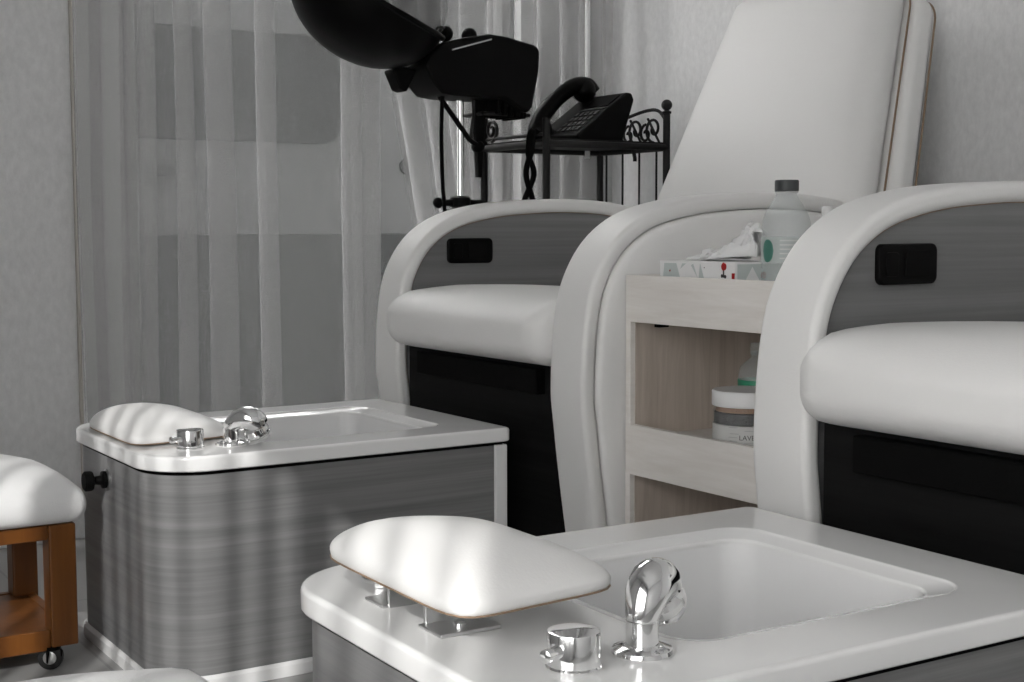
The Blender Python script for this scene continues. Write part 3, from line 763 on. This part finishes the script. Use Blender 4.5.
# ------------------------------------------------------------------ hair steamer on its stand
HY = 1.06
HO = (.505, HY, 0)
hs = thing('hair_steamer', HO, 0, 'black salon hair steamer with rounded hood on a chromed stand', 'hair steamer')
m = MB(HO)
hc = Vector((.205, HY-.02, 1.51)); rx = .232
def hood_pts(lo, hi, rad, n=36, k=14, squash=.80):
    rings = []
    for i in range(k+1):
        a = lo+(hi-lo)*i/k
        rings.append([(rad*math.sin(a)*math.cos(2*PI*j/n), rad*.92*math.sin(a)*math.sin(2*PI*j/n), -rad*squash*math.cos(a)) for j in range(n)])
    return rings
m.loops(hood_pts(.02, PI/2, rx), True, True, False); m.loops(hood_pts(PI/2, .02, rx-.016)[0:], True, False, True)
m.loops([hood_pts(PI/2, PI/2+.001, rx)[0], hood_pts(PI/2, PI/2+.001, rx-.016)[0]], True, False, False)
T = Matrix.Translation(hc) @ Vector((0, 0, 1)).rotation_difference(Vector((.367, -.326, .872))).to_matrix().to_4x4()
m.xf(T); hood = m.build('hood', 'black_gloss', hs, ang=50)
m = MB(HO); m.loops(hood_pts(PI/2, PI*.80, rx-.006, squash=.9), True, False, False); m.xf(T); m.build('visor', 'smoke', hs, ang=80)
m = MB(HO); ring = [T @ Vector((rx*1.004*math.cos(2*PI*k/36), rx*.926*math.sin(2*PI*k/36), 0)) for k in range(37)]; m.tube(ring, .009, 8); m.build('hood_rim', 'black', hood)
m = MB(HO)
bp_ = [(.345, 1.325), (.365, 1.36), (.40, 1.392), (.47, 1.412), (.56, 1.428), (.62, 1.424), (.72, 1.405), (.732, 1.39), (.728, 1.33), (.705, 1.225), (.69, 1.208), (.665, 1.214), (.61, 1.245), (.44, 1.247), (.40, 1.252), (.372, 1.28)]
m.prism(bp_, HY-.085, HY+.075); bd = m.build('steamer_body', 'black', hs, bevel=.02, seg=4)
for x in (.445, .525):
    m = MB(HO); m.lathe([(.008, 0), (.008, .03), (.014, .034)], (x-.005, HY-.03, 1.392), n=14); m.ball((x-.005, HY-.03, 1.426), .023); m.build('clamp_knob', 'black', bd)
m = MB(HO); m.tube(smooth([(.40, HY-.04, 1.41), (.405, HY-.045, 1.437), (.42, HY-.045, 1.442), (.435, HY-.04, 1.435)], 5), .004, 8); m.build('hinge_loop', 'iron', bd)
m = MB(HO); m.prism([(.43, 1.372), (.56, 1.410), (.56, 1.414), (.43, 1.376)], HY-.0895, HY-.084); m.build('trim_strip', 'steel', bd)
m = MB(HO); m.prism([(.30, 1.325), (.35, 1.32), (.315, 1.255), (.295, 1.262), (.27, 1.315)], HY-.03, HY+.03); m.build('hood_bracket', 'black', bd, bevel=.006)
for k in range(5):
    m = MB(HO); m.prism([(.60+.022*k, 1.26), (.615+.022*k, 1.26), (.608+.022*k, 1.205-.003*k), (.598+.022*k, 1.205-.003*k)], HY-.06, HY+.06); m.build('vent_fin', 'black_soft', bd, bevel=.002)
m = MB(HO); m.tube([(.56, HY-.04, 1.205), (.72, HY-.04, 1.205)], .006, 8); m.tube([(.56, HY+.06, 1.205), (.72, HY+.06, 1.205)], .006, 8); m.tube([(.72, HY-.04, 1.205), (.72, HY+.06, 1.205)], .006, 8); m.tube([(.56, HY-.04, 1.205), (.56, HY+.06, 1.205)], .006, 8)
m.tube([(.56, HY+.01, 1.205), (.54, HY, 1.13)], .006, 8); m.build('drip_rack', 'iron', bd)
m = MB(HO); m.tube([(.505, HY, .93), (.505, HY, 1.26)], .0115, 16); m.build('chrome_pole', 'chrome', hs)
m = MB(HO); m.tube([(.505, HY, .05), (.505, HY, .95)], .017, 16); m.lathe([(.017, 0), (.03, .004), (.03, .03), (.02, .036)], (.505, HY, .93), n=20); m.tube([(.43, HY, .945), (.58, HY, .945)], .01, 10); m.ball((.43, HY, .945), .016); m.build('lower_pole', 'black', hs)
m = MB(HO); m.prism([(.55, 1.25), (.59, 1.25), (.575, 1.02), (.562, 1.02)], HY-.01, HY+.01); m.tube([(.43, HY-.01, 1.25), (.53, HY-.01, 1.13), (.565, HY-.01, 1.11)], .008, 8); m.ball((.566, HY, 1.11), .02); m.build('support_arm', 'black', hs, bevel=.002)
m = MB(HO)
for k in range(5):
    a = 2*PI*k/5+.3; m.tube([(.505, HY, .06), (.505+.13*math.cos(a), HY+.13*math.sin(a), .055), (.505+.23*math.cos(a), HY+.23*math.sin(a), .045)], [.02, .016, .012], 10)
m.build('star_base', 'black', hs)
for k in range(5):
    a = 2*PI*k/5+.3; m = MB(HO); m.lathe([(.008, -.012), (.022, -.011), (.022, .011), (.008, .012)], (.505+.225*math.cos(a), HY+.225*math.sin(a), .022), 'x', 16); m.build('caster', 'rubber', hs)
m = MB(HO); m.tube(smooth([(.43, HY-.03, 1.26), (.425, HY-.03, 1.15), (.428, HY-.03, 1.0), (.435, HY-.03, .9), (.44, HY-.03, .6), (.47, HY-.02, .1)], 6), .006, 8); m.build('power_cord', 'black_soft', hs)

# ------------------------------------------------------------------ stools
SO = (-1.06, .47, 0)
def make_stool(label):
    x0, x1, y0, y1 = -1.275, -.842, .292, .655
    root = thing('low_stool', SO, 0, label, 'stool', 'low wooden pedicure stools')
    q = .053; zt, zb = .292, .046
    for (x, y) in ((x1-q, y0), (x0, y0), (x1-q, y1-q), (x0, y1-q)):
        m = MB(SO); m.box(x, x+q, y, y+q, zb, zt); m.build('leg', 'orange', root, bevel=.004)
        cx, cy = x+q/2-.022, y+q/2-.012
        m = MB(SO); m.lathe([(.0001, .047), (.016, .047), (.016, .040), (.006, .039)], (cx, cy, 0), n=16)
        m.prism([(cy-.024, .042), (cy+.018, .042), (cy+.014, .020), (cy-.008, .014)], cx-.0145, cx-.0115, 'x'); m.prism([(cy-.024, .042), (cy+.018, .042), (cy+.014, .020), (cy-.008, .014)], cx+.0115, cx+.0145, 'x')
        cst = m.build('caster', 'black', root, bevel=.001)
        m = MB(SO); m.lathe([(.0001, -.010), (.018, -.0095), (.0245, -.007), (.0245, .007), (.018, .0095), (.0001, .010)], (cx, cy+.004, .0245), 'x', 24)
        m.xf(Matrix.Translation((cx, cy, 0)) @ Matrix.Rotation(R(62), 4, 'Z') @ Matrix.Translation((-cx, -cy, 0)))
        wl = m.build('caster_wheel', 'rubber', cst)
        m = MB(SO); m.lathe([(.0001, -.0112), (.010, -.0108), (.0135, -.0095), (.0135, .0095), (.010, .0108), (.0001, .0112)], (cx, cy+.004, .0245), 'x', 24)
        m.xf(Matrix.Translation((cx, cy, 0)) @ Matrix.Rotation(R(62), 4, 'Z') @ Matrix.Translation((-cx, -cy, 0)))
        tag(m.build('caster_hub', 'steel', cst), 'pale round wheel hub')
    for y in (y0+.006, y1-.026):
        for za, zb2 in ((.262, .292), (.040, .082)):
            m = MB(SO); m.box(x0+q, x1-q, y, y+.02, za, zb2); m.build('rail', 'orange', root, bevel=.002)
    for x in (x0+.006, x1-.026):
        for za, zb2 in ((.262, .292), (.040, .082)):
            m = MB(SO); m.box(x, x+.02, y0+q, y1-q, za, zb2); m.build('rail', 'orange', root, bevel=.002)
    m = MB(SO); m.box(x0+.026, x1-.026, y0+.026, y1-.026, .066, .080); m.build('lower_shelf', 'orange', root)
    m = MB(SO); 
    def dome(p, u, v, w):
        z = p.z
        if w > -.2: z += .052*max(0, 1-abs(u)**2.4)*max(0, 1-abs(v)**2.4)*(w+.2)/1.2
        return (p.x, p.y, z)
    m.pad(x0-.022, x1+.024, y0-.022, y1+.022, .292, .366, (.032, .032, .036), 18, dome); m.build('seat_cushion', 'cotton', root, ang=70)
    return root
s1 = make_stool('low orange-brown wooden stool on casters with white cushion, at the left edge')
s2 = copy_tree(s1)
s2.location = Vector((-1.275, -1.12, 0))*S
s2['label'] = 'white-cushioned stool at the bottom edge, only its rounded cushion top in view'

# ------------------------------------------------------------------ camera
cd = bpy.data.cameras.new('camera'); cam = bpy.data.objects.new('camera', cd); C.objects.link(cam)
cd.sensor_width = 36; cd.lens = 1391.29/1024*36; cd.clip_start = .02
pi_, ro, ya = R(4.66844), R(-.16038), R(32.77902)
fw = Vector((math.sin(ya)*math.cos(pi_), math.cos(ya)*math.cos(pi_), -math.sin(pi_)))
rt = Vector((math.cos(ya), -math.sin(ya), 0)); up = rt.cross(fw)
r2 = rt*math.cos(ro)+up*math.sin(ro); u2 = up*math.cos(ro)-rt*math.sin(ro)
mt = Matrix((r2, u2, -fw)).transposed().to_4x4(); mt.translation = Vector((-1.58706, -2.46598, .87329))*S
cam.matrix_world = mt
bpy.context.scene.camera = cam

# ------------------------------------------------------------------ light
sc = bpy.context.scene
wo = bpy.data.worlds.new('daylight'); sc.world = wo; wo.use_nodes = True
bg = wo.node_tree.nodes['Background']; bg.inputs['Color'].default_value = (1, .99, .975, 1); bg.inputs['Strength'].default_value = 3.5
sl = bpy.data.lights.new('sun', 'SUN'); so = bpy.data.objects.new('sun', sl); C.objects.link(so)
sl.energy = 2.5; sl.angle = R(.6); sl.color = (1, .985, .96)
d = Vector((.60*math.cos(R(28)), .80*math.cos(R(28)), -math.sin(R(28))))
so.rotation_euler = d.to_track_quat('-Z', 'Y').to_euler()
def portal(nm, loc, rot, sx, sy):
    l = bpy.data.lights.new(nm, 'AREA'); l.shape = 'RECTANGLE'; l.size = sx*S; l.size_y = sy*S; l.cycles.is_portal = True
    o = bpy.data.objects.new(nm, l); C.objects.link(o); o.location = Vector(loc)*S; o.rotation_euler = rot
portal('window_portal', (LX-.14, (W2[0]+W2[1])/2, (W2[2]+W2[3])/2), (0, -PI/2, 0), W2[3]-W2[2], W2[1]-W2[0])
portal('window_portal', ((WIN[0]+WIN[1])/2, WY+.13, (WIN[2]+WIN[3])/2), (-PI/2, 0, 0), WIN[1]-WIN[0], WIN[3]-WIN[2])
sc.view_settings.view_transform = 'Standard'; sc.view_settings.look = 'None'
sc.view_settings.gamma = 1; sc.view_settings.use_curve_mapping = False
sc.view_settings.exposure = 1.5
sc.cycles.use_denoising = True
sc.cycles.max_bounces = 12; sc.cycles.transparent_max_bounces = 24
